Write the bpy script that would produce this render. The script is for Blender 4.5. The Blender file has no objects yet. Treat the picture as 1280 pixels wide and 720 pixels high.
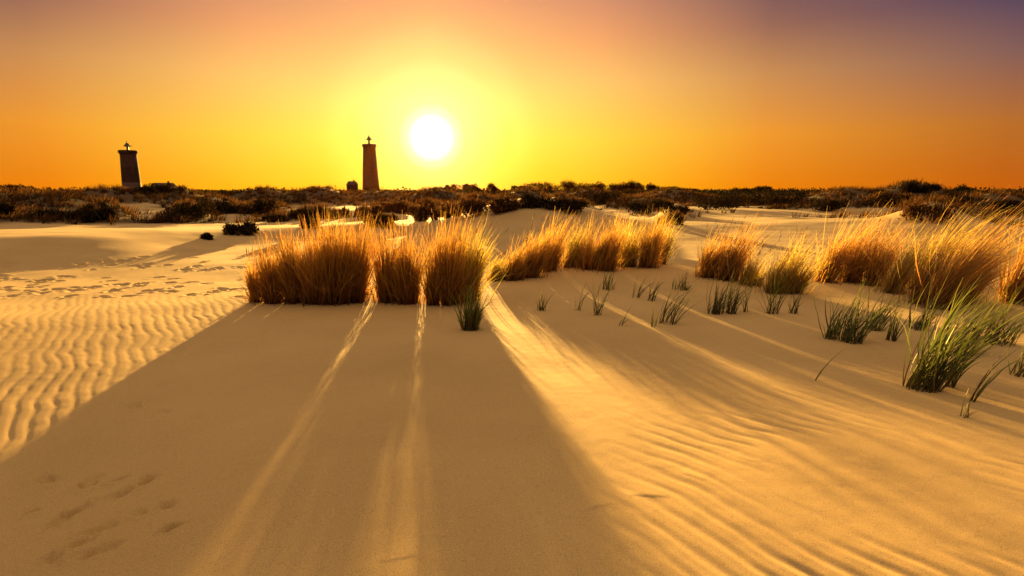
import bpy, math, random
import numpy as np
from mathutils import Vector

R = math.radians
rng = np.random.default_rng(11)
random.seed(5)
scene = bpy.context.scene
col = scene.collection

# ------------------------------------------------------------------ camera
FPX = 711.0            # focal length in photo pixels (1280 wide)
PITCH = 9.74
ZC = 1.30
SUN_EL, SUN_AZ = 5.0, -7.8     # degrees; azimuth measured from +Y towards +X
cp, sp = math.cos(R(PITCH)), math.sin(R(PITCH))

def ray(px, py):
    u, v = (px - 640) / FPX, (360 - py) / FPX
    d = np.array([u, cp + v * sp, -sp + v * cp])
    return d / math.hypot(d[0], d[1])         # unit horizontal length

def at_dist(px, py, dist):
    d = ray(px, py) * dist
    return float(d[0]), float(d[1]), ZC + float(d[2])

# ------------------------------------------------------------------ noise
_P = rng.permutation(256)
_P = np.concatenate([_P, _P])
_G = np.stack([np.cos(np.arange(16) * math.pi / 8), np.sin(np.arange(16) * math.pi / 8)], 1)

def perlin(x, y):
    x = np.asarray(x, float); y = np.asarray(y, float)
    xi = np.floor(x).astype(int); yi = np.floor(y).astype(int)
    xf = x - xi; yf = y - yi
    xi &= 255; yi &= 255
    def g(ix, iy, dx, dy):
        gg = _G[_P[_P[ix & 255] + (iy & 255)] & 15]
        return gg[..., 0] * dx + gg[..., 1] * dy
    u = xf * xf * xf * (xf * (xf * 6 - 15) + 10)
    v = yf * yf * yf * (yf * (yf * 6 - 15) + 10)
    a = g(xi, yi, xf, yf); b = g(xi + 1, yi, xf - 1, yf)
    c = g(xi, yi + 1, xf, yf - 1); d = g(xi + 1, yi + 1, xf - 1, yf - 1)
    return (a + u * (b - a)) * (1 - v) + (c + u * (d - c)) * v

def sstep(a, b, x):
    t = np.clip((x - a) / (b - a), 0, 1)
    return t * t * (3 - 2 * t)

# ------------------------------------------------------------------ terrain
# dunes: (photo x of the top, photo y of the top, distance m, half width px, depth m)
DUNES = [
    (10, 247, 70, 90, 9), (70, 255, 48, 60, 5), (135, 241, 75, 60, 8), (130, 262, 40, 26, 3),
    (215, 237, 85, 45, 8), (262, 251, 55, 40, 5), (235, 264, 40, 26, 3), (330, 240, 85, 60, 8), (330, 262, 50, 40, 4),
    (400, 238, 90, 50, 9), (395, 264, 40, 30, 3), (470, 241, 95, 60, 9), (475, 266, 38, 36, 4),
    (545, 240, 80, 50, 8), (535, 260, 46, 26, 3), (598, 248, 56, 40, 5), (655, 241, 70, 46, 7), (700, 249, 55, 40, 4),
    (740, 240, 110, 50, 8), (800, 252, 60, 46, 6), (840, 240, 95, 50, 9), (845, 262, 36, 26, 3),
    (1060, 241, 70, 60, 8), (1140, 234, 72, 50, 8), (1165, 273, 31, 38, 4), (1245, 250, 48, 50, 6),
    (-120, 253, 45, 90, 8), (1370, 242, 55, 80, 8), (1500, 249, 50, 80, 8), (-280, 240, 60, 90, 9),
]
_D = []
for (px, py, dist, hw, dep) in DUNES:
    x, y, z = at_dist(px, py, dist)
    n = math.hypot(x, y)
    _D.append((x, y, z + 0.80, hw * dist / FPX * 0.8, dep, x / n, y / n))

# hollows where a foot has pressed the sand (photo pixels, size m, depth m)
FEET_PX = [(168, 508, .11, .012), (205, 515, .09, .010), (60, 600, .10, .02), (92, 640, .11, .03), (112, 604, .10, .025),
           (150, 618, .10, .03), (148, 600, .08, .02), (182, 602, .11, .03), (215, 660, .10, .03), (205, 632, .11, .02),
           (128, 660, .10, .02), (122, 690, .10, .02), (70, 655, .10, .02), (40, 640, .11, .02), (100, 680, .1, .018),
           (176, 640, .08, .015), (60, 700, .12, .015)]

def height_base(x, y):
    r = np.hypot(x, y)
    z = -0.26 * sstep(-0.5, 9.5, y + 0.10 * x)
    # sand bank that rises in the near right corner
    z = z + 0.11 * np.exp(-(((x - 2.6) / 2.0) ** 2 + ((y - 1.6) / 1.9) ** 2))
    z = z - 0.27 * sstep(-.9, -2.9, x) * sstep(6.8, 1.2, y)
    # low hummocks the grass has trapped
    for (hx, hy, hr, hh) in ((-2.9, 8.3, 1.1, .07), (-1.0, 8.2, 1.0, .05), (1.3, 11.0, 2.0, .20), (4.0, 10.2, 1.6, .10), (6.6, 9.4, 1.8, .14), (9.0, 10.5, 1.8, .12)):
        z = z + hh * np.exp(-(((x - hx) ** 2 + (y - hy) ** 2) / hr ** 2))
    # drift on the far left with a shaded near face and a crest
    az = np.degrees(np.arctan2(x, y))
    crest_r = 17.5 + 2.2 * np.sin(az * 0.11 + 0.6) + 0.10 * (az + 40)
    fall = sstep(-26, -40, az) * sstep(-95, -60, az)
    face = sstep(-4.2, 0, r - crest_r) * (1 - 0.75 * sstep(0, 12, r - crest_r))
    z = z + 0.46 * fall * face
    crest2 = 22.0 + 0.12 * (az + 20)
    f2 = sstep(-6, -14, az) * sstep(-40, -30, az)
    z = z + 0.24 * f2 * sstep(-3.5, 0, r - crest2) * (1 - sstep(0, 9, r - crest2))
    # broad sand swell right of centre
    z = z + 0.36 * np.exp(-(((x - 3.0) / 6.0) ** 2 + ((y - 24) / 4.5) ** 2))
    z = z + 0.45 * np.exp(-(((x - 17.0) / 6.0) ** 2 + ((y - 23) / 3.8) ** 2))
    z = z + 0.95 * np.exp(-(((x - 0.7) / 3.0) ** 2 + ((y - 25) / 4.6) ** 2))
    # the dunes behind
    m = np.zeros_like(r)
    far = r > 18
    if np.any(far):
        xf, yf = x[far], y[far]
        acc = np.zeros_like(xf)
        for (hx, hy, hh, hw, dep, ux, uy) in _D:
            dx, dy = xf - hx, yf - hy
            al = dx * ux + dy * uy
            ac = dx * uy - dy * ux
            acc += np.clip(hh, 0.05, None) ** 3 * np.exp(-3 * ((al / dep) ** 2 + (ac / hw) ** 2))
        m[far] = acc ** (1 / 3)
    z = z + m
    z = z - 0.22 * sstep(22, 40, r)
    und = perlin(x * .11 + 3, y * .11) * .22 + perlin(x * .31, y * .31 + 9) * .10
    z = z + und * sstep(12, 34, r) * (1 - 0.4 * sstep(200, 400, r))
    z = z + 0.035 * perlin(x * .45 + 7, y * .45) * sstep(2, 7, r) + 0.010 * perlin(x * 1.3, y * 1.3)
    return z, m

def ground_at(px, py):
    d = ray(px, py)
    t = np.concatenate([np.linspace(1, 40, 2600), np.linspace(40.05, 320, 3600)])
    z = ZC + d[2] * t
    g, _ = height_base(d[0] * t, d[1] * t)
    k = np.argmax(z <= g)
    if z[k] > g[k]:
        k = len(t) - 1
    return float(d[0] * t[k]), float(d[1] * t[k]), float(g[k]), float(t[k])

def gz(x, y):
    g, _ = height_base(np.array([float(x)]), np.array([float(y)]))
    return float(g[0])

FEET = []
for (px, py, s, dp) in FEET_PX:
    s *= random.uniform(.7, 1.15); dp *= 2.6
    x, y, z, t = ground_at(px, py)
    FEET.append((x, y, s * .6, dp * .75, random.uniform(0, 3.1)))
for k in range(110):     # trodden sand on the flat at the left
    px, py = random.uniform(-40, 330), random.choice([random.gauss(331, 4), random.gauss(352, 3), random.gauss(362, 3), random.uniform(320, 372)])
    x, y, z, t = ground_at(px, py)
    FEET.append((x, y, random.uniform(.08, .14), random.uniform(.02, .045), random.uniform(0, 3.1)))

LEDGES = []
for (ax, ay, bx, by, hh) in [(672, 658, 762, 634, .016), (848, 592, 884, 602, .013), (786, 618, 836, 622, .011), (535, 670, 580, 672, .010), (166, 505, 214, 520, .012),
                             (150, 612, 222, 634, .016), (475, 700, 520, 704, .009), (915, 570, 960, 578, .008), (1060, 575, 1100, 590, .008), (690, 690, 735, 700, .008)]:
    a_, b_ = ground_at(ax, ay), ground_at(bx, by)
    LEDGES.append((a_[0], a_[1], b_[0], b_[1], hh * .17))

def height(x, y):
    z, m = height_base(x, y)
    r = np.hypot(x, y)
    # wind ripples: crests run towards the camera and to the right
    wx = x + 0.10 * perlin(x * 1.1, y * 1.1 + 5) + 0.035 * perlin(x * 4.2, y * 4.2)
    wy = y + 0.10 * perlin(x * 1.1 + 40, y * 1.1) + 0.035 * perlin(x * 4.2 + 13, y * 4.2)
    edge = x + 3.35 - (8.0 - y) * 0.155          # left of the first clump's shadow edge
    left = sstep(0.12, -0.35, edge) * (1 - sstep(7.2, 9.0, y)) * sstep(-1, 1, y)
    ph = (wx * 0.83 + wy * 0.55) * 2 * math.pi / 0.110 + 1.6 * perlin(x * 2.2, y * 2.2)
    s = np.sin(ph)
    rip = (s + 0.28 * np.cos(2 * ph)) * (0.65 + 0.7 * perlin(x * .9 + 3, y * .9))
    z = z + 0.0027 * left * rip
    ph2 = (wx * 0.86 + wy * 0.50) * 2 * math.pi / 0.125 + 4.2 * perlin(x * .8, y * .8 + 30)
    right = sstep(0.0, 1.3, x) * (1 - sstep(3.3, 5.2, y - 0.35 * (x - 1.2)))
    brk = np.clip(0.35 + 2.6 * perlin(x * .9 + 20, y * .9) + .9 * perlin(x * 3.1, y * 3.1), 0, 1.5)
    prof = np.sin(ph2) + 0.35 * np.cos(2 * ph2)
    z = z + 0.0030 * right * brk * prof
    # faint long drifts everywhere else near by
    z = z + 0.0022 * (1 - left) * perlin((x * 0.86 + y * .5) * 5.5, (x * -.5 + y * .86) * .8) * (1 - sstep(10, 16, r))
    z = z + 0.0012 * perlin(x * 9, y * 9) * (1 - sstep(8, 12, r))
    for (fx, fy, fs, dp, a) in FEET:
        near = (np.abs(x - fx) < fs * 3.2) & (np.abs(y - fy) < fs * 3.2)
        if not near.any():
            continue
        dx, dy = x[near] - fx, y[near] - fy
        ca, sa = math.cos(a), math.sin(a)
        e = ((dx * ca + dy * sa) / fs) ** 2 + ((-dx * sa + dy * ca) / (fs * .6)) ** 2
        e = e * (1 + .9 * perlin(x[near] * 16, y[near] * 16)) + .35 * perlin(x[near] * 30, y[near] * 30 + 4)
        e = np.clip(e, 0, None)
        rim = .30 * np.exp(-(np.sqrt(e) - 1.5) ** 2 * 4) * (.5 + 1.6 * np.clip(perlin(x[near] * 9 + fx, y[near] * 9), -.3, 1))
        z[near] += -dp * np.exp(-e * 1.5) + dp * rim
    # small crumbled ledges: steep on the near side, running out to nothing behind
    for (ax, ay, bx, by, hh) in LEDGES:
        near = (x > min(ax, bx) - .25) & (x < max(ax, bx) + .25) & (y > min(ay, by) - .25) & (y < max(ay, by) + .35)
        xx, yy = x[near], y[near]
        ln = math.hypot(bx - ax, by - ay); ux, uy = (bx - ax) / ln, (by - ay) / ln
        al = ((xx - ax) * ux + (yy - ay) * uy) / ln
        ac = -(xx - ax) * uy + (yy - ay) * ux + .05 * perlin(xx * 7, yy * 7) + .012 * perlin(xx * 25, yy * 25)
        prof_ = sstep(-.012, .006, ac) * (1 - sstep(.0, .13, ac))
        z[near] += hh * prof_ * sstep(-.15, .25, al) * (1 - sstep(.75, 1.15, al))
    return z, m

def new_mesh(name, verts, faces_flat, sizes, mat, tint=None, smooth=False, parent=None, loc=None):
    me = bpy.data.meshes.new(name)
    n = len(verts)
    me.vertices.add(n)
    me.vertices.foreach_set('co', np.asarray(verts, np.float32).ravel())
    me.loops.add(len(faces_flat))
    me.loops.foreach_set('vertex_index', np.asarray(faces_flat, np.int32))
    me.polygons.add(len(sizes))
    st = np.concatenate([[0], np.cumsum(sizes)[:-1]]).astype(np.int32)
    me.polygons.foreach_set('loop_start', st)
    me.polygons.foreach_set('loop_total', np.asarray(sizes, np.int32))
    me.polygons.foreach_set('use_smooth', np.full(len(sizes), smooth))
    me.update(calc_edges=True)
    if tint is not None:
        at = me.attributes.new('tint', 'FLOAT_COLOR', 'POINT')
        at.data.foreach_set('color', np.asarray(tint, np.float32).ravel())
    me.materials.append(mat)
    o = bpy.data.objects.new(name, me)
    col.objects.link(o)
    if parent: o.parent = parent
    if loc is not None: o.location = loc
    return o

# ------------------------------------------------------------------ materials
def nodes_of(name):
    m = bpy.data.materials.new(name)
    m.use_nodes = True
    nt = m.node_tree
    for n in list(nt.nodes): nt.nodes.remove(n)
    out = nt.nodes.new('ShaderNodeOutputMaterial')
    return m, nt, out

def ramp(nt, stops, interp='LINEAR'):
    r = nt.nodes.new('ShaderNodeValToRGB')
    r.color_ramp.interpolation = interp
    els = r.color_ramp.elements
    while len(els) > 1: els.remove(els[-1])
    els[0].position = stops[0][0]; els[0].color = (*stops[0][1], 1)
    for p, c in stops[1:]:
        e = els.new(p); e.color = (*c, 1)
    return r

def mathn(nt, op, a, b=None, c=None, clamp=False):
    n = nt.nodes.new('ShaderNodeMath'); n.operation = op; n.use_clamp = clamp
    for i, v in enumerate((a, b, c)):
        if v is None: continue
        if isinstance(v, (int, float)): n.inputs[i].default_value = v
        else: nt.links.new(v, n.inputs[i])
    return n.outputs[0]

def sand_material():
    m, nt, out = nodes_of('dune_sand')
    L = nt.links.new
    b = nt.nodes.new('ShaderNodeBsdfPrincipled')
    tc = nt.nodes.new('ShaderNodeTexCoord')
    n1 = nt.nodes.new('ShaderNodeTexNoise'); n1.inputs['Scale'].default_value = .7; n1.inputs['Detail'].default_value = 6
    n2 = nt.nodes.new('ShaderNodeTexNoise'); n2.inputs['Scale'].default_value = 260; n2.inputs['Detail'].default_value = 3
    n3 = nt.nodes.new('ShaderNodeTexNoise'); n3.inputs['Scale'].default_value = 14; n3.inputs['Detail'].default_value = 8
    for n in (n1, n2, n3): L(tc.outputs['Object'], n.inputs['Vector'])
    r1 = ramp(nt, [(.3, (.46, .325, .145)), (.7, (.55, .395, .18))]); L(n1.outputs['Fac'], r1.inputs[0])
    r2 = ramp(nt, [(.30, (.50, .47, .43)), (.48, (1, 1, 1)), (.72, (1.25, 1.22, 1.16))]); L(n2.outputs['Fac'], r2.inputs[0])
    mx = nt.nodes.new('ShaderNodeMix'); mx.data_type = 'RGBA'; mx.blend_type = 'MULTIPLY'; mx.inputs[0].default_value = .8
    L(r1.outputs[0], mx.inputs[6]); L(r2.outputs[0], mx.inputs[7])
    # plant litter on the overgrown dunes
    at = nt.nodes.new('ShaderNodeAttribute'); at.attribute_name = 'tint'
    sx = nt.nodes.new('ShaderNodeSeparateColor'); L(at.outputs['Color'], sx.inputs[0])
    mx2 = nt.nodes.new('ShaderNodeMix'); mx2.data_type = 'RGBA'
    L(sx.outputs[0], mx2.inputs[0]); L(mx.outputs[2], mx2.inputs[6]); mx2.inputs[7].default_value = (.075, .045, .02, 1)
    L(mx2.outputs[2], b.inputs['Base Color'])
    b.inputs['Roughness'].default_value = .9
    b.inputs['Specular IOR Level'].default_value = .15
    bp = nt.nodes.new('ShaderNodeBump'); bp.inputs['Strength'].default_value = .6; bp.inputs['Distance'].default_value = .0016
    L(n2.outputs['Fac'], bp.inputs['Height'])
    bp2 = nt.nodes.new('ShaderNodeBump'); bp2.inputs['Strength'].default_value = .5; bp2.inputs['Distance'].default_value = .003
    L(n3.outputs['Fac'], bp2.inputs['Height']); L(bp.outputs[0], bp2.inputs['Normal'])
    L(bp2.outputs[0], b.inputs['Normal'])
    L(b.outputs[0], out.inputs[0])
    return m

def blade_material(name, base, mid, tip, trans=.5, gloss=.06):
    """tint.r = random per blade, tint.g = position along the blade."""
    m, nt, out = nodes_of(name)
    L = nt.links.new
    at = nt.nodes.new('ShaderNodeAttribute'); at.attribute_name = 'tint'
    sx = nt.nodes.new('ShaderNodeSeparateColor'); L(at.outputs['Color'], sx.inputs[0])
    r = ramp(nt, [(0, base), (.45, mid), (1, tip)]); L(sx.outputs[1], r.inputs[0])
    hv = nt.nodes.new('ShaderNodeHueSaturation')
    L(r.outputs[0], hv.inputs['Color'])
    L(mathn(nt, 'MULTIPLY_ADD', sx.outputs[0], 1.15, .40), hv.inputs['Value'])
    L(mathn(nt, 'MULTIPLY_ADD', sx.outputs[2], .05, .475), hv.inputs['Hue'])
    d = nt.nodes.new('ShaderNodeBsdfDiffuse'); t = nt.nodes.new('ShaderNodeBsdfTranslucent'); g = nt.nodes.new('ShaderNodeBsdfGlossy')
    g.inputs['Roughness'].default_value = .45
    for n in (d, t): L(hv.outputs[0], n.inputs['Color'])
    g.inputs['Color'].default_value = (.6, .55, .45, 1)
    ms = nt.nodes.new('ShaderNodeMixShader'); ms.inputs[0].default_value = trans
    L(d.outputs[0], ms.inputs[1]); L(t.outputs[0], ms.inputs[2])
    ms2 = nt.nodes.new('ShaderNodeMixShader'); ms2.inputs[0].default_value = gloss
    L(ms.outputs[0], ms2.inputs[1]); L(g.outputs[0], ms2.inputs[2])
    L(ms2.outputs[0], out.inputs[0])
    return m

def plain(name, c1, c2, scale=2.0, rough=.8, bump=.0):
    m, nt, out = nodes_of(name)
    L = nt.links.new
    b = nt.nodes.new('ShaderNodeBsdfPrincipled')
    tc = nt.nodes.new('ShaderNodeTexCoord')
    n = nt.nodes.new('ShaderNodeTexNoise'); n.inputs['Scale'].default_value = scale; n.inputs['Detail'].default_value = 5
    L(tc.outputs['Object'], n.inputs['Vector'])
    r = ramp(nt, [(.3, c1), (.7, c2)]); L(n.outputs['Fac'], r.inputs[0])
    L(r.outputs[0], b.inputs['Base Color']); b.inputs['Roughness'].default_value = rough
    if bump:
        bp = nt.nodes.new('ShaderNodeBump'); bp.inputs['Distance'].default_value = bump
        L(n.outputs['Fac'], bp.inputs['Height']); L(bp.outputs[0], b.inputs['Normal'])
    L(b.outputs[0], out.inputs[0])
    return m

M_SAND = sand_material()
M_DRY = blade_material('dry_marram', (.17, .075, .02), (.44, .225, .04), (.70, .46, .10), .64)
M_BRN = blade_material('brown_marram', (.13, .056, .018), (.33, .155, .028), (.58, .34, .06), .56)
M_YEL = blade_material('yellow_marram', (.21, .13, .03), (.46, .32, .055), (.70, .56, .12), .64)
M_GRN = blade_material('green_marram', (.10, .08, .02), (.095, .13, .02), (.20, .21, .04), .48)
M_HEAD = blade_material('seed_husk', (.40, .24, .08), (.50, .33, .12), (.60, .43, .16), .45)
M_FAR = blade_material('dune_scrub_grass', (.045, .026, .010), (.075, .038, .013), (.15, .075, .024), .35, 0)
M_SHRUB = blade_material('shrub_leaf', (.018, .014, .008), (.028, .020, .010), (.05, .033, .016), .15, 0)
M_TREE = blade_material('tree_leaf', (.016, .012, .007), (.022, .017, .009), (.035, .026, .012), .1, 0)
M_BARK = plain('bark', (.03, .02, .015), (.06, .045, .03), 6, .9, .01)
M_STALK = blade_material('dry_stalk', (.10, .06, .025), (.16, .10, .035), (.25, .17, .06), .2)

# ------------------------------------------------------------------ ground sheet
def build_ground():
    a_front = np.arange(-58, 58.001, 0.115)
    a_back = np.arange(58, 302, 2.0)[1:]
    az = np.radians(np.concatenate([a_front, a_back]))
    rr = [0.25]
    while rr[-1] < 1.2: rr.append(rr[-1] * 1.05)
    while rr[-1] < 26: rr.append(rr[-1] * 1.0038)
    while rr[-1] < 160: rr.append(rr[-1] * 1.009)
    while rr[-1] < 1500: rr.append(rr[-1] * 1.06)
    rr = np.array(rr)
    nA, nR = len(az), len(rr)
    rg, ag = np.meshgrid(rr, az, indexing='ij')
    x = (rg * np.sin(ag)).ravel(); y = (rg * np.cos(ag)).ravel()
    z, m = height(x, y)
    v = np.stack([x, y, z], 1)
    c0 = np.array([[0, 0, z[:nA].mean()]])
    v = np.concatenate([v, c0])
    i = np.arange(nR - 1)[:, None]; j = np.arange(nA)[None, :]; j2 = (j + 1) % nA
    q = np.stack([i * nA + j, (i + 1) * nA + j, (i + 1) * nA + j2, i * nA + j2], -1).reshape(-1, 4)[:, ::-1]
    jj = np.arange(nA)
    tri = np.stack([np.full(nA, nR * nA), (jj), (jj + 1) % nA], 1)[:, ::-1]
    flat = np.concatenate([q.ravel(), tri.ravel()])
    sizes = np.concatenate([np.full(len(q), 4), np.full(nA, 3)])
    veg = vegetation(x, y, m)
    tint = np.zeros((len(v), 4)); tint[:-1, 0] = np.clip(veg * 1.5, 0, .97); tint[:, 3] = 1
    o = new_mesh('ground', v, flat, sizes, M_SAND, tint, smooth=True)
    o['kind'] = 'structure'
    return o

def vegetation(x, y, m):
    """0 bare sand, 1 fully overgrown."""
    r = np.hypot(x, y)
    az = np.degrees(np.arctan2(x, y))
    n = perlin(x * .09 + 50, y * .09) + .5 * perlin(x * .27, y * .27 + 70)
    v = sstep(.02, .34, m * .8 + n * .55 - .02) * sstep(27, 36, r)
    v = np.maximum(v, sstep(62, 90, r) * sstep(-.35, .05, n + .15))
    v = np.maximum(v, sstep(100, 130, r))
    v = np.maximum(v, 1.1 * np.exp(-(((x - 18.6) / 1.5) ** 2 + ((y - 24.8) / 2.2) ** 2)))
    # bare saddles seen in the photograph
    bare = np.exp(-((az - 13) / 7) ** 2) * (1 - sstep(44, 60, r)) + np.exp(-((az - 26) / 7) ** 2) * (1 - sstep(48, 62, r)) * sstep(4, 8, np.hypot(x - 18.6, y - 24.8)) + np.exp(-((az + 2) / 5) ** 2) * (1 - sstep(33, 40, r))
    return np.clip(v * (1 - .95 * np.clip(bare, 0, 1)), 0, 1)

ground = build_ground()

# ------------------------------------------------------------------ blades
def blades(root, out, L, lean, curl, width, S=5, kinks=0.0, shade=None):
    """root (n,3); out (n,2) start slope; lean (n,2) wind bend; L length; curl tip droop; -> verts, faces, t"""
    n = len(root)
    t = np.linspace(0, 1, S + 1)
    step = L[:, None] / S
    tt = t[None, :-1] + .5 / S
    hx = out[:, 0:1] + lean[:, 0:1] * (.45 + tt * 1.0) + curl[:, None] * out[:, 0:1] * tt ** 2 * 2 + curl[:, None] * lean[:, 0:1] * tt ** 2
    hy = out[:, 1:2] + lean[:, 1:2] * (.45 + tt * 1.0) + curl[:, None] * out[:, 1:2] * tt ** 2 * 2 + curl[:, None] * lean[:, 1:2] * tt ** 2
    if kinks:
        hx = hx + rng.normal(0, kinks, hx.shape); hy = hy + rng.normal(0, kinks, hy.shape)
    hz = 1 - np.clip(curl[:, None], 0, 2) * .55 * tt ** 3
    nrm = np.sqrt(hx ** 2 + hy ** 2 + hz ** 2)
    seg = np.stack([hx / nrm, hy / nrm, hz / nrm], -1) * step[..., None]
    p = np.concatenate([np.zeros((n, 1, 3)), np.cumsum(seg, 1)], 1) + root[:, None, :]
    fa = rng.uniform(0, 2 * math.pi, n)
    side = np.stack([np.cos(fa), np.sin(fa), np.zeros(n)], 1)
    w = width[:, None] * (1 - t[None, :] ** 2 * .9) * .5
    a = p - side[:, None, :] * w[..., None]
    b = p + side[:, None, :] * w[..., None]
    v = np.stack([a, b], 2).reshape(n, -1, 3)
    k = np.arange(S)
    q = np.stack([2 * k, 2 * k + 1, 2 * k + 3, 2 * k + 2], 1)
    f = (np.arange(n)[:, None, None] * (2 * (S + 1)) + q[None]).reshape(-1)
    rnd = rng.uniform(0, 1, n); rnd2 = rng.uniform(0, 1, n)
    if shade is not None: rnd = .35 * rnd + .65 * shade
    tint = np.ones((n, S + 1, 2, 4))
    tint[..., 0] = rnd[:, None, None]; tint[..., 1] = t[None, :, None]; tint[..., 2] = rnd2[:, None, None]
    return v.reshape(-1, 3), f, np.full(n * S, 4), tint.reshape(-1, 4), p

def empty(name, loc):
    o = bpy.data.objects.new(name, None); col.objects.link(o)
    o.location = loc; o.empty_display_size = .2
    return o

def tag(o, label, cat, group=None):
    o['label'] = label; o['category'] = cat
    if group: o['group'] = group

def spindles(pts, dirs, ln, wd):
    """seed heads: slim four-sided spindles"""
    n = len(pts)
    d = dirs / np.linalg.norm(dirs, axis=1)[:, None]
    s = np.cross(d, [0, 1, 0]); s /= np.linalg.norm(s, axis=1)[:, None]
    u = np.cross(d, s)
    rings = [(0, .25), (.3, 1), (.65, .8), (1, .08)]
    vs = []
    for (f, w) in rings:
        c = pts + d * (ln * f)[:, None]
        for (a, b) in ((1, 0), (0, 1), (-1, 0), (0, -1)):
            vs.append(c + (s * a + u * b) * (wd * w * .5)[:, None])
    v = np.stack(vs, 1)
    q = []
    for r_ in range(3):
        for k in range(4):
            q.append([r_ * 4 + k, r_ * 4 + (k + 1) % 4, r_ * 4 + 4 + (k + 1) % 4, r_ * 4 + 4 + k])
    q = np.array(q)
    f = (np.arange(n)[:, None, None] * 16 + q[None]).reshape(-1)
    t = np.ones((n, 16, 4)); t[..., 0] = rng.uniform(0, 1, n)[:, None]; t[..., 1] = .6; t[..., 2] = rng.uniform(0, 1, n)[:, None]
    return v.reshape(-1, 3), f, np.full(n * 12, 4), t.reshape(-1, 4)

def tussock(px, py, hpx, wpx, lean, mat, label, group, n=700, heads=60, wild=1.0, name='grass_tussock', cat='grass tussock'):
    x, y, z, t = ground_at(px, py)
    depth = y * cp + (ZC - z) * sp
    H = hpx / FPX * depth
    W = .84 * wpx / FPX * depth
    root = empty(name, (x, y, z - .01))
    # a tussock is many small bunches of blades, each with its own height and slant
    nb = 16
    bt = rng.uniform(0, 2 * math.pi, nb); br = np.sqrt(rng.uniform(0, 1, nb)) * W * .36
    bh = rng.uniform(.78 if lean < 9 else .6, 1.08, nb) * (1 - .30 * (br / (W * .36)) ** 2); bh[rng.integers(0, nb, 2)] = 1.08
    bs = rng.normal(0, .07, nb); bg = rng.normal(1, .22, nb)
    q = rng.integers(0, nb, n)
    stray = rng.uniform(0, 1, n) < .15
    sc = np.where(stray, W * .30, W * .07)
    ox = np.cos(bt[q]) * br[q] + rng.normal(0, 1, n) * sc
    oy = (np.sin(bt[q]) * br[q] + rng.normal(0, 1, n) * sc) * .8
    rad = np.hypot(ox, oy)
    g, _ = height_base(x + ox, y + oy); zr = g - z
    rt = np.stack([ox, oy, zr], 1)
    spread = .16 * wild
    out = np.stack([ox / (W * .5) * spread + bs[q] + rng.normal(0, .085, n) * wild, oy / (W * .5) * spread + rng.normal(0, .12, n)], 1)
    bent = rng.uniform(0, 1, n) < .09
    out = out + bent[:, None] * rng.normal(0, .55, (n, 2))
    ln = math.tan(R(lean))
    gust = bg[q] * rng.normal(1, .16, n)
    le = np.stack([ln * gust, .12 * ln * gust], 1)
    cosl = 1 / math.hypot(1, ln)
    L = H / cosl * 1.06 * bh[q] * rng.uniform(.45, 1.05, n) * np.where(stray, .45, 1)
    curl = np.abs(rng.normal(.18, .35, n)) * wild
    wd = rng.uniform(.006, .012, n) * max(1, depth / 10)
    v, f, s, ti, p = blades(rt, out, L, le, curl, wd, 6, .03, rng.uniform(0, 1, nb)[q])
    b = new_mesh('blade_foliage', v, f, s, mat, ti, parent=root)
    if heads:
        k = heads
        ox, oy = ox[:k], oy[:k]
        out2 = out[:k] * .8
        le2 = le[:k] * rng.uniform(.8, 1.1, (k, 1))
        L2 = H / cosl * rng.uniform(.75, 1.10, k)
        v, f, s, ti, p = blades(rt[:k] * [.8, .8, 1], out2, L2, le2, np.full(k, .15), np.full(k, .003), 6, .02)
        new_mesh('stalks', v, f, s, M_STALK, ti, parent=root)
        tip = p[:, -1]; dr = p[:, -1] - p[:, -2]
        v, f, s, ti = spindles(tip, dr, rng.uniform(.05, .12, k), rng.uniform(.006, .010, k))
        new_mesh('seed_head_foliage', v, f, s, M_HEAD, ti, parent=root)
    tag(root, label, cat, group)
    return root

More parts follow.
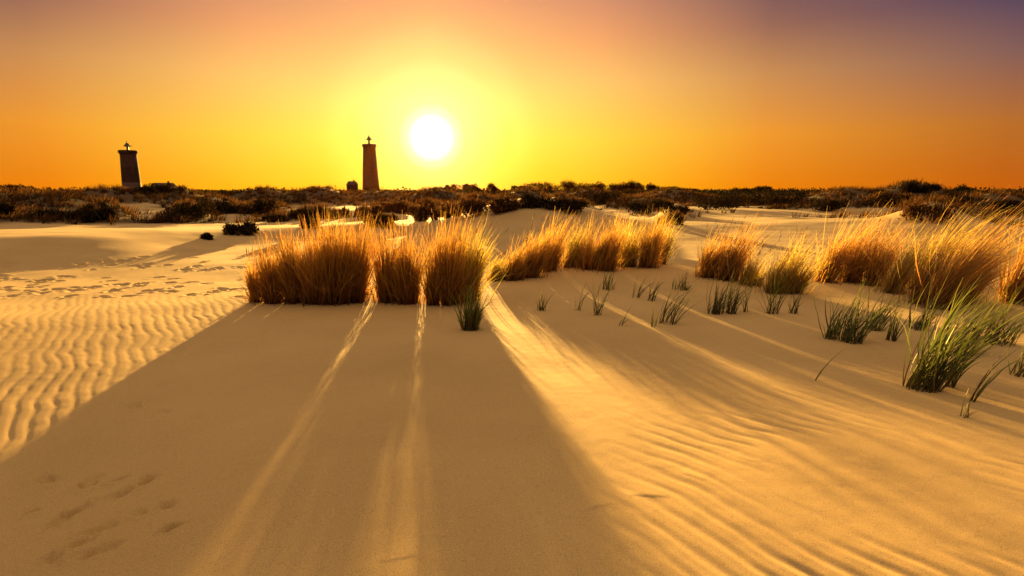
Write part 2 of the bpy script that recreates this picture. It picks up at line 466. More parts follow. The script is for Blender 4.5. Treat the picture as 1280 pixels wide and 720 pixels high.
G1 = 'dry golden tussocks in the left clump'
G2 = 'dry golden tussocks left of the green tuft'
G3 = 'golden tussocks along the middle of the grass line'
G4 = 'golden tussocks in the right hand bank of grass'
T = [
 # px, py, hpx, wpx, lean, mat, label, group, n
 (321, 377, 58, 18, 3, M_BRN, 'slim dark brown tussock at the far left end of the grass line', G1, 700),
 (343, 378, 78, 30, 2, M_BRN, 'short brown tussock second from the left end of the grass line', G1, 1000),
 (371, 378, 90, 32, 2, M_BRN, 'brown tussock of the left clump where its top begins to climb', G1, 1100),
 (396, 379, 100, 36, 3, M_BRN, 'tall dense tussock at the middle of the left clump', G1, 1300),
 (421, 379, 106, 34, 4, M_BRN, 'tallest tussock of the left clump, with a fuzzy golden crown', G1, 1300),
 (444, 377, 102, 32, 4, M_BRN, 'tall tussock at the right end of the left clump, beside the bright gap', G1, 1200),
 (408, 368, 84, 44, 6, M_BRN, 'broad orange tussock standing behind the tallest ones of the left clump', G1, 1100),
 (484, 377, 92, 32, 1, M_BRN, 'tussock just right of the bright gap with a rounded hazy top', G2, 1000),
 (511, 379, 98, 28, 2, M_BRN, 'brown tussock between the bright gap and the thin bright slit', G2, 1000),
 (540, 381, 98, 22, 3, M_DRY, 'narrow orange tussock behind the thin bright slit in the second clump', G2, 550),
 (560, 381, 106, 28, 3, M_BRN, 'tall dark tussock near the right side of the second clump', G2, 1200),
 (582, 376, 100, 30, 8, M_YEL, 'glowing yellow feathery tussock at the right edge of the second clump, below the sun', G2, 1000),
 (622, 350, 34, 34, 18, M_YEL, 'low yellow tussock right beside the brightest patch of sunlit sand', G3, 600),
 (642, 350, 48, 30, 20, M_DRY, 'low orange tussock at the foot of the slanting dark one', G3, 700),
 (662, 346, 66, 30, 22, M_DRY, 'dark based tussock slanting up to the right at the left end of the middle group', G3, 1100),
 (684, 338, 66, 34, 16, M_DRY, 'fluffy golden tussock whose top is the highest of the middle group', G3, 900),
 (712, 333, 58, 34, 14, M_YEL, 'pale golden tussock in the thin left part of the middle group', G3, 800),
 (736, 336, 62, 30, 14, M_DRY, 'golden tussock with brown stems at the centre of the middle group', G3, 800),
 (758, 338, 66, 30, 14, M_DRY, 'golden tussock above a small green shoot in the middle group', G3, 900),
 (782, 333, 60, 28, 14, M_YEL, 'light yellow tussock just left of the dark stemmed one', G3, 700),
 (808, 334, 66, 24, 10, M_DRY, 'narrow tussock with very dark stems at the right end of the middle group', G3, 1200),
 (824, 330, 60, 22, 12, M_YEL, 'thin feathery tussock closing the middle group on its right', G3, 500),
 (884, 346, 62, 28, 20, M_DRY, 'dark stemmed tussock alone at the start of the right hand bank, after the bare gap', G4, 900),
 (908, 350, 72, 32, 22, M_DRY, 'bushy brown based tussock with yellow tips second after the bare gap', G4, 1100),
 (938, 356, 48, 36, 20, M_YEL, 'sparse yellow green tussock in front of the pale hollow', G4, 500),
 (968, 366, 74, 32, 24, M_YEL, 'bright yellow tussock with a few long stems over the pale hollow', G4, 650),
 (990, 366, 66, 30, 26, M_YEL, 'yellow tussock at the right of the pale hollow, touching the orange ones', G4, 650),
 (1030, 352, 80, 34, 28, M_DRY, 'orange brown tussock leaning right, first of the three tall slanting ones', G4, 1000),
 (1060, 352, 88, 36, 28, M_DRY, 'orange tussock leaning right under the low round dune mound', G4, 1000),
 (1090, 356, 80, 32, 30, M_DRY, 'reddish tussock in a leaning row, with a pale patch of sand left of its foot', G4, 900),
 (1118, 366, 76, 34, 32, M_YEL, 'yellow orange tussock leaning right below the bare round mound', G4, 900),
 (1150, 378, 92, 36, 36, M_DRY, 'leaning tussock at the front left of the tallest grass', G4, 1100),
 (1172, 385, 118, 40, 37, M_DRY, 'tallest and most slanted tussock, its tips reaching over the skyline', G4, 1500),
 (1150, 360, 104, 40, 36, M_YEL, 'glossy golden tussock leaning behind the tallest one', G4, 900),
 (1202, 378, 84, 30, 38, M_DRY, 'dark low tussock at the foot of the tallest one, beside the bright sand window', G4, 900),
 (1262, 378, 100, 34, 32, M_DRY, 'red brown tussock cut by the right edge of the frame', G4, 1100),
 (1285, 350, 100, 40, 28, M_DRY, 'dark reddish tussock at the right edge standing farther back', G4, 900),
]
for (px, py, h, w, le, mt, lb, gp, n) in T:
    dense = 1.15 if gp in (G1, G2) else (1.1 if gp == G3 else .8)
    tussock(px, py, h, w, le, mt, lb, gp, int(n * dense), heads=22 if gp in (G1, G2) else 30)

# young green shoots in front
S_ = 'young green marram shoots in front of the tussocks'
SH = [
 # px, py, hpx, wpx, lean, n, label
 (588, 412, 46, 26, 6, 120, 'soft green tuft at the foot of the glowing yellow tussock'),
 (676, 388, 24, 14, 10, 9, 'faint green shoot alone on shaded sand below the low orange tussocks'),
 (722, 388, 26, 8, 34, 4, 'single slanting dark stem left of the two stemmed shoot'),
 (746, 394, 40, 14, 16, 9, 'slender upright two stemmed shoot with a dark foot'),
 (775, 407, 20, 6, 36, 3, 'very short slanting twig of grass nearest the camera in the middle'),
 (760, 362, 24, 18, 12, 14, 'small green shoot at the foot of the golden tussocks'),
 (794, 372, 30, 10, 26, 6, 'thin bent shoot in the loose row below the dark stemmed tussock'),
 (815, 376, 30, 14, 22, 9, 'thin shoot with curved leaves, second in the loose row'),
 (816, 408, 24, 8, 6, 4, 'short upright shoot in front of the leafy one'),
 (834, 404, 46, 26, 30, 16, 'leafy green shoot with a long dark slanting stem'),
 (850, 362, 20, 24, 12, 22, 'low green tuft in the bare gap of the grass line'),
 (893, 392, 36, 22, 22, 30, 'green tuft with fine leaves below the first tussock of the bank'),
 (912, 392, 44, 18, 24, 22, 'green tuft slanting right, just right of the fine leaved one'),
 (932, 390, 40, 8, 6, 5, 'thin straight brown stem with a few leaves'),
 (965, 392, 44, 16, 8, 14, 'upright shoot with a dark woody foot under the bright yellow tussock'),
 (992, 392, 30, 14, 14, 10, 'small shoot under the right end of the yellow grass'),
 (1018, 476, 38, 4, 36, 1, 'lone single stalk leaning right on open shaded sand'),
 (1040, 424, 46, 20, 24, 26, 'green shoots at the left of the fresh green patch'),
 (1062, 428, 58, 30, 28, 60, 'dense fresh green tuft, tallest of the green patch'),
 (1090, 412, 42, 26, 26, 30, 'green tuft at the back of the green patch, below the leaning orange grass'),
 (1112, 426, 44, 14, 26, 10, 'narrow dark stemmed shoot right of the green patch'),
 (1146, 412, 36, 24, 30, 24, 'small green tuft under the foot of the tallest tussock'),
 (1152, 486, 104, 44, 34, 110, 'largest green tuft, long leaves sweeping right, nearest the camera'),
 (1186, 484, 70, 12, 32, 9, 'thin stems rising just right of the largest green tuft'),
 (1194, 440, 60, 44, 34, 60, 'broad green tuft behind the largest one'),
 (1214, 502, 78, 8, 34, 4, 'long bent dark stalk near the right edge'),
 (1203, 522, 24, 16, 50, 4, 'small curled blade lying low on the sand in the right foreground'),
 (1246, 430, 54, 40, 32, 50, 'green tuft near the right edge below the red brown tussock'),
 (1275, 470, 60, 26, 30, 14, 'thin green shoots cut by the right edge of the frame'),
]
def shoot(px, py, hpx, wpx, lean, n, label):
    x, y, z, t = ground_at(px, py)
    depth = y * cp + (ZC - z) * sp
    H = 1.3 * hpx / FPX * depth; W = 1.25 * wpx / FPX * depth
    n = int(n * (1.8 if n < 40 else 1.2)) if n > 1 else 1
    th = rng.uniform(0, 2 * math.pi, n); rad = np.sqrt(rng.uniform(0, 1, n)) * W * .35
    if n == 1: rad[:] = 0
    ox, oy = np.cos(th) * rad, np.sin(th) * rad
    g, _ = height_base(x + ox, y + oy)
    rt = np.stack([ox, oy, g - z - .012], 1)
    out = np.stack([rng.normal(0, .22, n) if n > 1 else np.zeros(n), rng.normal(0, .15, n)], 1)
    ln = math.tan(R(lean))
    gust = rng.normal(1, .3, n) if n > 1 else np.ones(n)
    le = np.stack([ln * gust, .1 * ln * gust], 1)
    L = H * math.hypot(1, ln) * (rng.uniform(.35, 1.1, n) if n > 1 else np.ones(n))
    curl = np.abs(rng.normal(.5, .6, n)) if n > 4 else np.abs(rng.normal(.1, .15, n))
    wd = rng.uniform(.008, .014, n)
    root = empty('grass_shoot', (x, y, z))
    v, f, s, ti, p = blades(rt, out, L, le, curl, wd, 8, .05)
    new_mesh('leaf_blades', v, f, s, M_GRN, ti, parent=root)
    k = max(1, n // 8)        # woody stems
    L3 = L[:k] * .7
    a = rt[:k]
    v, f, s, ti, p = blades(np.concatenate([a, a]), np.concatenate([out[:k] * .5] * 2), np.concatenate([L3, L3]), np.concatenate([le[:k]] * 2),
                            np.zeros(2 * k), np.full(2 * k, .008), 6, 0)
    new_mesh('stem_foliage', v, f, s, M_STALK, ti, parent=root)
    tag(root, label, 'grass shoot', S_)
for a in SH: shoot(*a)

# ------------------------------------------------------------------ shrubs and trees
def leaf_cloud(n, sx, sy, sz, size, upright=.0, lobes=6, seed=0):
    """leaf-sized faces spread through several overlapping clumps"""
    r_ = np.random.default_rng(seed)
    c = np.stack([r_.normal(0, .36, lobes) * sx, r_.normal(0, .36, lobes) * sy, r_.uniform(.28, .72, lobes) * sz], 1)
    rad = r_.uniform(.24, .46, lobes)
    k = r_.integers(0, lobes, n)
    d = r_.normal(0, 1, (n, 3)); d /= np.linalg.norm(d, axis=1)[:, None]
    rr = r_.uniform(0, 1, n) ** .45
    p = c[k] + d * rr[:, None] * rad[k][:, None] * np.array([sx, sy, sz])
    p[:, 2] = np.clip(p[:, 2], 0.0, None)
    ax = r_.normal(0, 1, (n, 3)); ax[:, 2] += upright; ax /= np.linalg.norm(ax, axis=1)[:, None]
    s = np.cross(ax, r_.normal(0, 1, (n, 3))); s /= np.linalg.norm(s, axis=1)[:, None]
    l = r_.uniform(.6, 1.4, n) * size
    w = l * .42
    v = np.stack([p - s * (w * .5)[:, None], p + s * (w * .5)[:, None], p + ax * l[:, None]], 1)
    f = np.arange(n * 3)
    t = np.ones((n, 3, 4)); t[..., 0] = r_.uniform(0, 1, n)[:, None]; t[..., 1] = r_.uniform(.2, 1, n)[:, None]; t[..., 2] = r_.uniform(0, 1, n)[:, None]
    return v.reshape(-1, 3), f, np.full(n, 3), t.reshape(-1, 4)

def limb_mesh(segs, name, parent):
    """tapered eight sided tubes; segs: list of (p0, r0, p1, r1)"""
    vs, fs, sz = [], [], []
    for (p0, r0, p1, r1) in segs:
        p0, p1 = np.array(p0, float), np.array(p1, float)
        d = p1 - p0; d /= np.linalg.norm(d)
        s = np.cross(d, [0.3, 1, 0.1]); s /= np.linalg.norm(s); u = np.cross(d, s)
        b = len(vs)
        for (p, r_) in ((p0, r0), (p1, r1)):
            for k in range(8):
                a = k * math.pi / 4
                vs.append(p + (s * math.cos(a) + u * math.sin(a)) * r_)
        for k in range(8):
            fs += [b + k, b + (k + 1) % 8, b + 8 + (k + 1) % 8, b + 8 + k]; sz.append(4)
    return new_mesh(name, np.array(vs), fs, sz, M_BARK, None, True, parent)

def shrub(px, py, wpx, hpx, label, group, seed, leafy=1.0, mat=None):
    x, y, z, t = ground_at(px, py)
    lobes = 14 if px == 1160 else 7
    depth = y * cp + (ZC - z) * sp
    W, H = 1.2 * wpx / FPX * depth, 1.2 * hpx / FPX * depth
    root = empty('dune_shrub', (x, y, z - .05 - .12 * H))
    n = int(1500 * leafy)
    v, f, s, ti = leaf_cloud(n, W * .62, W * .5, H * .98, max(.09, .055 * depth ** .6 * .42), 1.2, lobes, seed)
    new_mesh('foliage', v, f, s, mat or M_SHRUB, ti, parent=root)
    r_ = random.Random(seed)
    segs = []
    for k in range(5):
        a = r_.uniform(0, 6.28); q = r_.uniform(.2, .4) * W
        segs.append(((0, 0, -.1), .035, (math.cos(a) * q, math.sin(a) * q, H * .6), .012))
    limb_mesh(segs, 'branches', root)
    tag(root, label, 'shrub', group)

GS = 'dark shrubs scattered on the dunes behind'
SHR = [
 (300, 293, 34, 13, 'isolated low dark shrub on the bright sand left of the grass clump'),
 (259, 299, 7, 6, 'tiny dark bush alone on the bright sand, left of the isolated low shrub'),
 (238, 278, 50, 26, 'large domed dark shrub on the slope right of the banded lighthouse'),
 (131, 276, 34, 26, 'square looking dark shrub below and left of the banded lighthouse'),
 (62, 274, 76, 14, 'long low dark thicket above the crest of the pale drift at the left'),
 (105, 275, 30, 12, 'low dark shrub joining the right end of the long thicket'),
 (5, 272, 26, 22, 'dark shrub cut by the left edge of the frame'),
 (275, 268, 30, 18, 'dark shrub on the dune above the large domed one'),
 (318, 268, 28, 18, 'dark rounded shrub between the lighthouses, on the near dune face'),
 (343, 278, 26, 9, 'small flat shrub on pale sand, left of the pair of round bushes'),
 (378, 275, 25, 14, 'left bush of the pair of round bushes on pale sand'),
 (405, 274, 22, 13, 'right bush of the pair of round bushes on pale sand'),
 (386, 285, 17, 11, 'small bush just above the tall golden tussocks of the left clump'),
 (452, 274, 30, 16, 'reddish brown shrub below the plain lighthouse'),
 (476, 283, 42, 16, 'wide reddish shrub at the foot of the dune below the plain lighthouse'),
 (498, 266, 30, 14, 'orange lit shrub up the slope left of the boxy bush'),
 (531, 276, 34, 26, 'boxy orange brown bush straight below the sun'),
 (562, 272, 24, 16, 'small orange brown shrub right of the boxy bush'),
 (592, 270, 56, 22, 'broad brown shrub right of the sun, above the second clump of grass'),
 (630, 264, 44, 20, 'brown shrub on the dune flank left of the bare saddle'),
 (668, 258, 36, 15, 'dark shrub near the dune top below the left trees'),
 (705, 262, 50, 14, 'dark trailing shrub running down the flank to the bare saddle'),
 (756, 256, 50, 20, 'black shrub in the dip below the tall trees'),
 (805, 268, 50, 18, 'dark shrub on the rounded dune right of the bare saddle'),
 (838, 266, 52, 16, 'dark shrub spreading right from the rounded dune'),
 (846, 280, 30, 16, 'fuzzy brown bush directly behind the thin feathery tussock'),
 (890, 262, 60, 20, 'wide black shrub at the left of the dark belt'),
 (935, 258, 50, 18, 'black shrub in the middle of the dark belt'),
 (985, 256, 54, 16, 'black shrub closing the dark belt beside the leaning dune'),
 (1040, 264, 46, 14, 'low dark shrub streaking along the foot of the leaning dune'),
 (1100, 256, 50, 16, 'brown shrub on the top of the leaning dune'),
 (1142, 240, 34, 12, 'spiky bush standing on the skyline at the right'),
 (1160, 276, 50, 28, 'reddish brown bush on the round mound behind the leaning grass'),
 (1206, 254, 30, 10, 'flat dark shrub right of the round mound'),
 (1250, 262, 46, 12, 'dark shrub low behind the tips of the tallest grass'),
 (204, 241, 30, 10, 'dark shrub in front of the low house by the banded lighthouse'),
 (180, 243, 20, 9, 'small dark shrub touching the right foot of the banded lighthouse'),
]
for i, a in enumerate(SHR):
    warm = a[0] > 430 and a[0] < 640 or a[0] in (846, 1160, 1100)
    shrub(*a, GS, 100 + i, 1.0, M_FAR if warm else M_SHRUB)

def tree(px, ytop, wpx, dist, label, group, seed, conic=False):
    x, y, zt = at_dist(px, ytop, dist)
    zg = gz(x, y)
    H = max(2.0, zt - zg)
    W = wpx * dist / FPX
    root = empty('tree', (x, y, zg - .1))
    v, f, s, ti = leaf_cloud(2600, W * .72, W * .6, H * .9, .5, .3, 9, seed)
    v[:, 2] += H * .10
    v[:, 2] *= (H + .3) / np.percentile(v[:, 2], 98)
    new_mesh('crown', v, f, s, M_TREE, ti, parent=root)
    r_ = random.Random(seed)
    segs = [((0, 0, 0), H * .045, (W * .03, 0, H * .45), H * .028), ((W * .03, 0, H * .45), H * .028, (0, W * .03, H * .85), H * .01)]
    for k in range(6):
        a = k * 1.05 + r_.uniform(0, .6); h0 = H * r_.uniform(.3, .6)
        segs.append(((W * .02, 0, h0), H * .016, (math.cos(a) * W * .35, math.sin(a) * W * .3, h0 + H * .22), H * .006))
    limb_mesh(segs, 'trunk', root)
    tag(root, label, 'tree', group)

GT = 'trees on the skyline right of the sun'
TR = [
 (552, 235, 20, 230, 'low orange lit tree just right of the point below the sun'),
 (566, 232, 14, 230, 'small tree with pointed top, left one of the three below right of the sun'),
 (583, 231, 16, 235, 'small tree with rounded top, middle one of the three below right of the sun'),
 (598, 235, 14, 235, 'lowest of the small trees right of the sun'),
 (616, 231, 17, 235, 'lone dark rounded tree standing apart before the long tree line begins'),
 (650, 233, 20, 250, 'first low tree at the left end of the long tree line'),
 (664, 230, 18, 250, 'small tree second from the left end of the long tree line'),
 (683, 229, 22, 250, 'tree with a domed crown, left of the tallest one in the line'),
 (708, 227, 26, 255, 'tall jagged topped tree in the left half of the line'),
 (730, 230, 24, 255, 'broad low crown between the jagged tree and the notch'),
 (746, 229, 22, 260, 'tree just left of the notch in the tree line'),
 (768, 231, 20, 260, 'lower tree rising right of the notch'),
 (782, 228, 24, 260, 'wide crowned tree left of the last high crown'),
 (797, 229, 16, 265, 'last high crown before the tree line slopes down'),
 (815, 231, 22, 270, 'tree on the falling right end of the line'),
 (836, 234, 26, 280, 'low tree near the tail of the falling line'),
 (858, 236, 26, 290, 'last low tree of the line before the flat horizon'),
 (950, 234, 22, 240, 'small rounded tree poking above the flat horizon at the right'),
 (930, 236, 20, 250, 'very low tree left of the small rounded one on the flat horizon'),
 (1203, 234, 16, 230, 'little dome shaped tree on the horizon near the right edge'),
 (12, 233, 22, 180, 'dark tree at the left edge of the skyline'),
 (34, 235, 18, 190, 'low dark tree second from the left edge'),
]
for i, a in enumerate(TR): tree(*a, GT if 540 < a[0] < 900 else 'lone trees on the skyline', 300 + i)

# ------------------------------------------------------------------ ground cover (uncountable)
def cover(name, N, r0, r1, azr, hfun, wk, nb, mat, mask, size_rand=(.6, 1.3)):
    r_ = np.exp(rng.uniform(math.log(r0), math.log(r1), N)); a = np.radians(rng.uniform(azr[0], azr[1], N))
    x, y = r_ * np.sin(a), r_ * np.cos(a)
    z, m = height_base(x, y)
    keep = rng.uniform(0, 1, N) < mask(x, y, m)
    x, y, z, r_ = x[keep], y[keep], z[keep], r_[keep]
    n = len(x)
    H = hfun(r_) * rng.uniform(size_rand[0], size_rand[1], n)
    H = H * (1 + .35 * perlin(x * .2, y * .2 + 20))
    rep = np.repeat(np.arange(n), nb)
    k = len(rep)
    off = rng.normal(0, .16, (k, 2)) * H[rep][:, None] * 1.3
    root = np.stack([x[rep] + off[:, 0], y[rep] + off[:, 1], z[rep] - .04], 1)
    out = off / H[rep][:, None] * 1.0 + rng.normal(0, .12, (k, 2))
    lean = np.tile([.35, .03], (k, 1)) * rng.uniform(.4, 1.4, (k, 1))
    wd = wk * r_[rep] * rng.uniform(.6, 1.3, k)
    v, f, s, ti, p = blades(root, out, H[rep] * rng.uniform(.6, 1.1, k), lean, np.abs(rng.normal(.2, .3, k)), wd, 3, .03)
    o = new_mesh(name, v, f, s, mat, ti)
    o['kind'] = 'stuff'
    return o
c = cover('dune_grass', 26000, 22, 170, (-52, 52), lambda r: .40 + r * .0028, .00085, 16, M_FAR, lambda x, y, m: vegetation(x, y, m) * .95)
tag(c, 'brown wind combed grass covering the dunes behind the bare sand', 'dune grass'); c['kind'] = 'stuff'

def far_scrub():
    N = 90000
    r_ = rng.uniform(95, 420, N); a = rng.uniform(-55, 55, N)
    x, y = r_ * np.sin(np.radians(a)), r_ * np.cos(np.radians(a))
    z, m = height_base(x, y)
    right = sstep(14, 17, a) + sstep(-34, -37, a)
    top = 1.3 + 1.3 * perlin(x * .035, y * .035) + .5 * perlin(x * .15, y * .15)
    H = np.clip(top + (right > .5) * .15 - z, .3, 3.5)
    p = np.stack([x, y, z + H * rng.uniform(0, .95, N)], 1)
    sz = .42 * rng.uniform(.6, 1.4, N) * (r_ / 200) ** .5
    ax = rng.normal(0, 1, (N, 3)); ax[:, 2] += .4; ax /= np.linalg.norm(ax, axis=1)[:, None]
    s = np.cross(ax, rng.normal(0, 1, (N, 3))); s /= np.linalg.norm(s, axis=1)[:, None]
    v = np.stack([p - s * sz[:, None] * .5, p + s * sz[:, None] * .5, p + ax * sz[:, None]], 1).reshape(-1, 3)
    t = np.ones((N, 3, 4)); t[..., 0] = rng.uniform(0, 1, N)[:, None]; t[..., 1] = rng.uniform(.2, 1, N)[:, None]
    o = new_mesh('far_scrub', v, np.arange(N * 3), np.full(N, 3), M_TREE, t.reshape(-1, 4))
    tag(o, 'dark scrub and woodland covering the plain to the horizon', 'scrub'); o['kind'] = 'stuff'
far_scrub()

# ------------------------------------------------------------------ buildings
def ringed(profile, seg=32):
    vs, fs, sz = [], [], []
    for (r_, z) in profile:
        for k in range(seg):
            a = 2 * math.pi * k / seg
            vs.append((r_ * math.cos(a), r_ * math.sin(a), z))
    for i in range(len(profile) - 1):
        for k in range(seg):
            fs += [i * seg + k, i * seg + (k + 1) % seg, (i + 1) * seg + (k + 1) % seg, (i + 1) * seg + k]; sz.append(4)
    fs += list(range(seg))[::-1]; sz.append(seg)
    fs += [(len(profile) - 1) * seg + k for k in range(seg)]; sz.append(seg)
    return np.array(vs), fs, sz

def lathe(name, profile, mat, parent, seg=32, off=(0, 0, 0), smooth=False):
    v, f, s = ringed(profile, seg)
    return new_mesh(name, v + np.array(off), f, s, mat, None, smooth, parent)

def boxv(c, s, rz=0):
    cx, cy, cz = c; sx, sy, sz_ = (k / 2 for k in s)
    v = np.array([(a * sx, b * sy, d * sz_) for a in (-1, 1) for b in (-1, 1) for d in (-1, 1)])
    if rz:
        v = v @ np.array([[math.cos(rz), math.sin(rz), 0], [-math.sin(rz), math.cos(rz), 0], [0, 0, 1]])
    f = [0, 1, 3, 2, 4, 6, 7, 5, 0, 4, 5, 1, 2, 3, 7, 6, 0, 2, 6, 4, 1, 5, 7, 3]  # outward
    return v + np.array([cx, cy, cz]), f, [4] * 6

def boxes(name, lst, mat, parent):
    V, F, S2, b = [], [], [], 0
    for a in lst:
        v, f, s = boxv(*a)
        V.append(v); F += [k + b for k in f]; S2 += s; b += 8
    return new_mesh(name, np.concatenate(V), F, S2, mat, None, False, parent)

M_BLACK = plain('black_paint', (.006, .005, .006), (.010, .009, .009), 1.2, .9)
M_GREY = plain('weathered_white_paint', (.07, .062, .06), (.10, .09, .085), .8, .8)
M_DKGREY = plain('grey_paint', (.022, .018, .02), (.034, .028, .03), .8, .9)
M_BRICK = plain('red_brick', (.055, .010, .006), (.08, .016, .009), 1.5, .85)
M_METAL = plain('dark_iron', (.02, .018, .016), (.04, .035, .03), 3, .5)
M_ROOF = plain('dark_shingle', (.03, .025, .022), (.06, .05, .045), 2, .9)
M_PANE = plain('dark_glass', (.02, .02, .022), (.03, .03, .03), 1, .15)

def lighthouse(px, ytop, ybase, ypost, wtop, wbase, dist, banded, label):
    x, y, zt = at_dist(px, ytop, dist)
    _, _, zb = at_dist(px, ybase, dist)
    _, _, zp = at_dist(px, ypost, dist)
    k = dist / math.cos(math.atan2(abs(px - 640), FPX)) / FPX * math.cos(math.atan2(abs(px - 640), FPX)) ** 1
    rt, rb = wtop * dist / FPX / 2, wbase * dist / FPX / 2
    rt *= math.cos(math.atan((px - 640) / FPX)) ; rb *= math.cos(math.atan((px - 640) / FPX))
    zg = gz(x, y) - 1.0
    root = empty('lighthouse', (x, y, zg))
    H = zt - zg
    def rad(z):            # z above root
        t = (z - (zb - zg)) / (zt - zb)
        return rb + (rt - rb) * max(t, -.6)
    lev = [0, zb - zg + .10 * (zt - zb) * 0 + (zt - zb) * .24, zb - zg + (zt - zb) * .62, H]
    mats = (M_GREY, M_BLACK, M_DKGREY) if banded else (M_BRICK, M_BRICK, M_BRICK)
    for i in range(3):
        a, b = lev[i], lev[i + 1]
        o = lathe('tower_wall', [(rad(a + (b - a) * q / 4), a + (b - a) * q / 4) for q in range(5)], mats[i], root, 40)
        if banded: o['label'] = ('pale lowest band', 'black middle band', 'grey upper band')[i]
    # gallery with corbel, deck, railing
    lathe('gallery', [(rt * 1.0, H - 1.1), (rt * 1.14, H - .35), (rt * 1.22, H - .3), (rt * 1.22, H + .05), (rt * 1.0, H + .05)], M_BLACK if banded else M_BRICK, root, 40)
    lathe('parapet', [(rt * 1.12, H + .05), (rt * 1.16, H + .55), (rt * 1.06, H + .55), (rt * 1.04, H + .05)], M_BLACK if banded else M_BRICK, root, 40)
    P = zp - zt
    post = lathe('lamp_post', [(.42, H), (.40, H + P * .35), (.30, H + P * .55)], M_METAL, root, 12)
    lm = lathe('lamp_housing', [(.5, H + P * .50), (1.15, H + P * .54), (.85, H + P * .68), (.42, H + P * .84), (.15, H + P * .9)], M_METAL, root, 10)
    lathe('finial', [(.13, H + P * .88), (.13, H + P * .96), (.22, H + P * .98), (.04, H + P * 1.04)], M_METAL, root, 8)
    boxes('vane', [((0, 0, H + P * .58), (2.9, .14, .22)), ((1.4, 0, H + P * .58), (.14, .14, .6))], M_METAL, root)
    # windows up the camera side, door at the foot
    face = math.atan2(-y, -x)
    for q, zz in enumerate((.30, .52, .74)):
        z_ = zb - zg + (zt - zb) * zz
        r_ = rad(z_)
        a = face + (.25 if q % 2 else -.25)
        w = boxes('window', [((math.cos(a) * (r_ - .1), math.sin(a) * (r_ - .1), z_), (.5, .7, 1.3), a)], M_ROOF, root)
        boxes('pane', [((math.cos(a) * (r_ + .06), math.sin(a) * (r_ + .06), z_), (.22, .5, 1.05), a)], M_PANE, w)
    r_ = rad(zb - zg + 1.2)
    boxes('door', [((math.cos(face) * (r_ - .05), math.sin(face) * (r_ - .05), zb - zg - .1), (.5, 1.1, 2.2), face)], M_ROOF, root)
    tag(root, label, 'lighthouse', 'lighthouses on the skyline')

lighthouse(160, 190, 240, 177, 17.5, 21, 255, True, 'dark lighthouse at the left with a black band over a paler foot')
lighthouse(461.5, 182, 240, 169, 14.5, 21, 250, False, 'reddish brown plain lighthouse standing just left of the sun')

def house(px, ytop, ybase, wpx, dist, hip, label):
    x, y, zt = at_dist(px, ytop, dist)
    _, _, zb = at_dist(px, ybase, dist)
    W = wpx * dist / FPX * math.cos(math.atan((px - 640) / FPX)); D = W * .7
    zg = gz(x, y) - .5
    root = empty('house', (x, y, zg))
    root.rotation_euler.z = -math.atan2(x, y)
    H = zt - zg; we = zb - zg + (zt - zb) * .35
    w = boxes('wall', [((0, 0, we / 2), (W * .9, D * .9, we))], M_BRICK, root)
    # hipped roof
    a, b = W / 2, D / 2
    v = [(-a, -b, we), (a, -b, we), (a, b, we), (-a, b, we), (-a * hip, 0, H), (a * hip, 0, H)]
    f = [3, 2, 1, 0, 0, 1, 5, 4, 1, 2, 5, 2, 3, 4, 5, 3, 0, 4]; s = [4, 4, 3, 4, 3]
    rf = new_mesh('roof', np.array(v), f, s, M_ROOF, None, False, root)
    boxes('chimney', [((a * hip * .5, 0, H + .1), (.6, .6, 1.0))], M_BRICK, rf)
    for k in (-.28, .28):
        ww = boxes('window', [((k * W, -D * .45 - .02, we * .62), (1.3, .12, 1.2))], M_ROOF, root)
        boxes('pane', [((k * W, -D * .45 - .1, we * .62), (1.05, .06, .95))], M_PANE, ww)
    boxes('door', [((0, -D * .45 - .03, we * .4), (1.1, .1, 2.1))], M_ROOF, root)
    tag(root, label, 'house', 'low houses on the skyline')
house(204, 228.5, 237, 30, 240, .72, 'low dark house with a flat hipped roof right of the banded lighthouse')
house(440, 226.5, 233, 15, 240, .6, 'small dark house with a hipped roof left of the plain lighthouse')

# ------------------------------------------------------------------ light, sky, air
sun = bpy.data.lights.new('sun', 'SUN')
sun.energy = 4.6; sun.angle = R(.6); sun.color = (1.0, .56, .13)
so = bpy.data.objects.new('sun', sun); col.objects.link(so)
sd = Vector((math.sin(R(SUN_AZ)) * math.cos(R(SUN_EL)), math.cos(R(SUN_AZ)) * math.cos(R(SUN_EL)), math.sin(R(SUN_EL))))
so.rotation_euler = sd.to_track_quat('Z', 'Y').to_euler()

EXPO = 2.4
world = bpy.data.worlds.new('World'); scene.world = world; world.use_nodes = True
nt = world.node_tree
for n in list(nt.nodes): nt.nodes.remove(n)
L = nt.links.new
out = nt.nodes.new('ShaderNodeOutputWorld')
tc = nt.nodes.new('ShaderNodeTexCoord')
sep = nt.nodes.new('ShaderNodeSeparateXYZ'); L(tc.outputs['Generated'], sep.inputs[0])
def lin(c):
    return tuple((v / 255 / 12.92) if v / 255 < .04045 else ((v / 255 + .055) / 1.055) ** 2.4 for v in c)
el = mathn(nt, 'MULTIPLY', mathn(nt, 'ARCSINE', sep.outputs['Z']), 180 / math.pi)
elp = mathn(nt, 'DIVIDE', el, 90, clamp=True)
azd = mathn(nt, 'MULTIPLY', mathn(nt, 'ARCTAN2', sep.outputs['X'], sep.outputs['Y']), 180 / math.pi)
d0 = mathn(nt, 'SUBTRACT', azd, SUN_AZ)
dab = mathn(nt, 'ABSOLUTE', mathn(nt, 'WRAP', d0, 180, -180))
UP = [(28, (130, 105, 100)), (45, (226, 190, 150)), (90, (240, 202, 148))]  # unseen upper sky, made brighter and warmer to lift the shaded sand
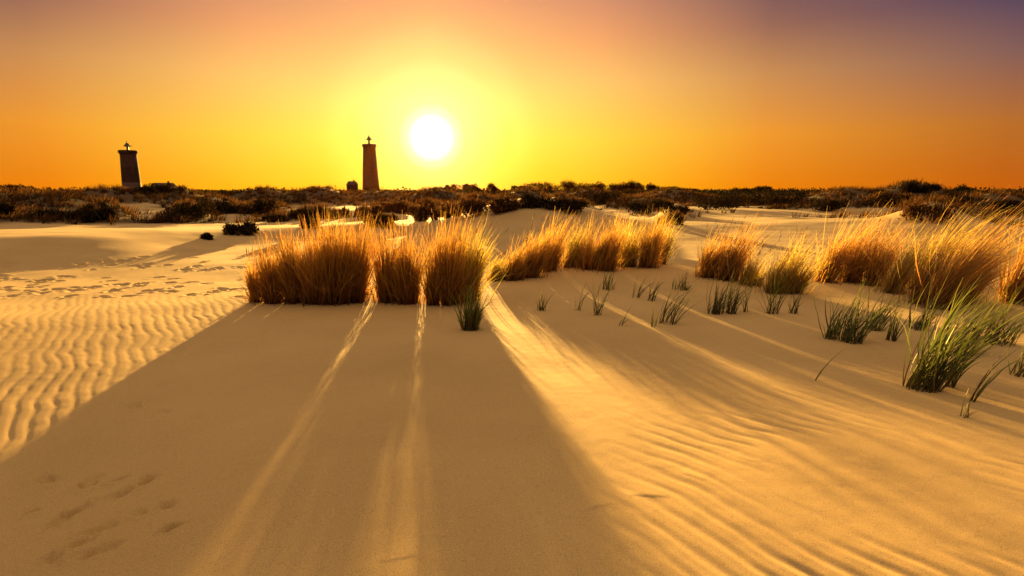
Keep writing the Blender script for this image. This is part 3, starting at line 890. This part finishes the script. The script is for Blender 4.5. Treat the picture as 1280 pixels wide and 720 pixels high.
RAMPS = [
 (0,  [(0, (255, 205, 0)), (2.5, (255, 225, 10)), (5, (255, 240, 60)), (8, (255, 238, 100)), (10.5, (255, 212, 100)), (14, (252, 184, 100)), (17, (242, 160, 100))]),
 (16, [(0, (255, 182, 0)), (5, (252, 203, 45)), (10, (252, 188, 92)), (14, (234, 154, 92)), (17, (206, 134, 98))]),
 (31, [(0, (230, 126, 0)), (5, (234, 146, 28)), (10, (198, 134, 72)), (14, (146, 94, 76)), (17, (108, 74, 80))]),
 (48, [(0, (196, 94, 8)), (5, (182, 104, 30)), (10, (128, 86, 80)), (14, (72, 54, 84)), (17, (48, 40, 82))]),
 (85, [(0, (150, 90, 50)), (10, (110, 85, 85)), (17, (100, 84, 100))]),
]
prev = None
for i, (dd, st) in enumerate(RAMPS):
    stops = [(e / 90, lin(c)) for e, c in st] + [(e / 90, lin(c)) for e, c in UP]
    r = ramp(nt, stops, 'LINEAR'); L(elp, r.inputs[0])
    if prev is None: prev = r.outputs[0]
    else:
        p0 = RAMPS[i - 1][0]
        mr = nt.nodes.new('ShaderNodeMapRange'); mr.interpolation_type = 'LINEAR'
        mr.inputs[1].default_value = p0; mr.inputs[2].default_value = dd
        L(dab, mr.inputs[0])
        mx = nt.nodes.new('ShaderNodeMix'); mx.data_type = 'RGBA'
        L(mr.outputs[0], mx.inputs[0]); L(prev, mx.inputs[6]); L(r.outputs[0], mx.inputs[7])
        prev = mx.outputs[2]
# aureole round the sun
dot = nt.nodes.new('ShaderNodeVectorMath'); dot.operation = 'DOT_PRODUCT'
L(tc.outputs['Generated'], dot.inputs[0]); dot.inputs[1].default_value = sd
th = mathn(nt, 'MULTIPLY', mathn(nt, 'ARCCOSINE', dot.outputs['Value']), 180 / math.pi / 20)
gr = ramp(nt, [(0, (3.0, 3.0, 2.6)), (.060, (2.2, 2.1, 1.9)), (.090, (1.1, 1.1, .92)), (.122, (.55, .58, .42)), (.17, (.30, .36, .17)), (.27, (.14, .19, .09)), (.38, (.05, .08, .03)), (.56, (0.0, 0.0, 0))], 'EASE')
L(th, gr.inputs[0])
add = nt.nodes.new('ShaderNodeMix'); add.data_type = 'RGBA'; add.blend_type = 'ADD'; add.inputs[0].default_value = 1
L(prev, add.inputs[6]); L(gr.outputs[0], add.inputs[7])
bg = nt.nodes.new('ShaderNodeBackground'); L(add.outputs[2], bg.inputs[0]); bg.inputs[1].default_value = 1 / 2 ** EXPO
sky = nt.nodes.new('ShaderNodeTexSky'); sky.sky_type = 'NISHITA'; sky.sun_disc = False
sky.sun_elevation = R(SUN_EL); sky.sun_rotation = R(SUN_AZ); sky.dust_density = 3
bg2 = nt.nodes.new('ShaderNodeBackground'); L(sky.outputs[0], bg2.inputs[0]); bg2.inputs[1].default_value = .0015
ash = nt.nodes.new('ShaderNodeAddShader'); L(bg.outputs[0], ash.inputs[0]); L(bg2.outputs[0], ash.inputs[1])
L(ash.outputs[0], out.inputs['Surface'])

HAZE = .0000085
if HAZE:
    m, hnt, hout = nodes_of('air')
    pv = hnt.nodes.new('ShaderNodeVolumePrincipled')
    pv.inputs['Color'].default_value = (1, .34, .13, 1); pv.inputs['Density'].default_value = HAZE
    pv.inputs['Anisotropy'].default_value = .82
    hnt.links.new(pv.outputs[0], hout.inputs['Volume'])
    v, f, s = boxv((0, 0, 13), (3200, 3200, 36))
    o = new_mesh('haze', v, f, s, m)
    o['kind'] = 'stuff'; tag(o, 'thin golden evening haze hanging over the dunes', 'haze')

# ------------------------------------------------------------------ camera and output
cam = bpy.data.cameras.new('camera'); co = bpy.data.objects.new('camera', cam); col.objects.link(co)
cam.sensor_width = 36; cam.lens = FPX / 1280 * 36; cam.clip_end = 6000; cam.clip_start = .05
co.location = (0, 0, ZC); co.rotation_euler = (R(90 - PITCH), 0, 0)
scene.camera = co
vs = scene.view_settings
vs.view_transform = 'Standard'; vs.look = 'None'; vs.exposure = EXPO; vs.gamma = 1
scene.render.engine = 'CYCLES'
scene.cycles.use_denoising = True
scene.cycles.max_bounces = 6
scene.cycles.volume_bounces = 0
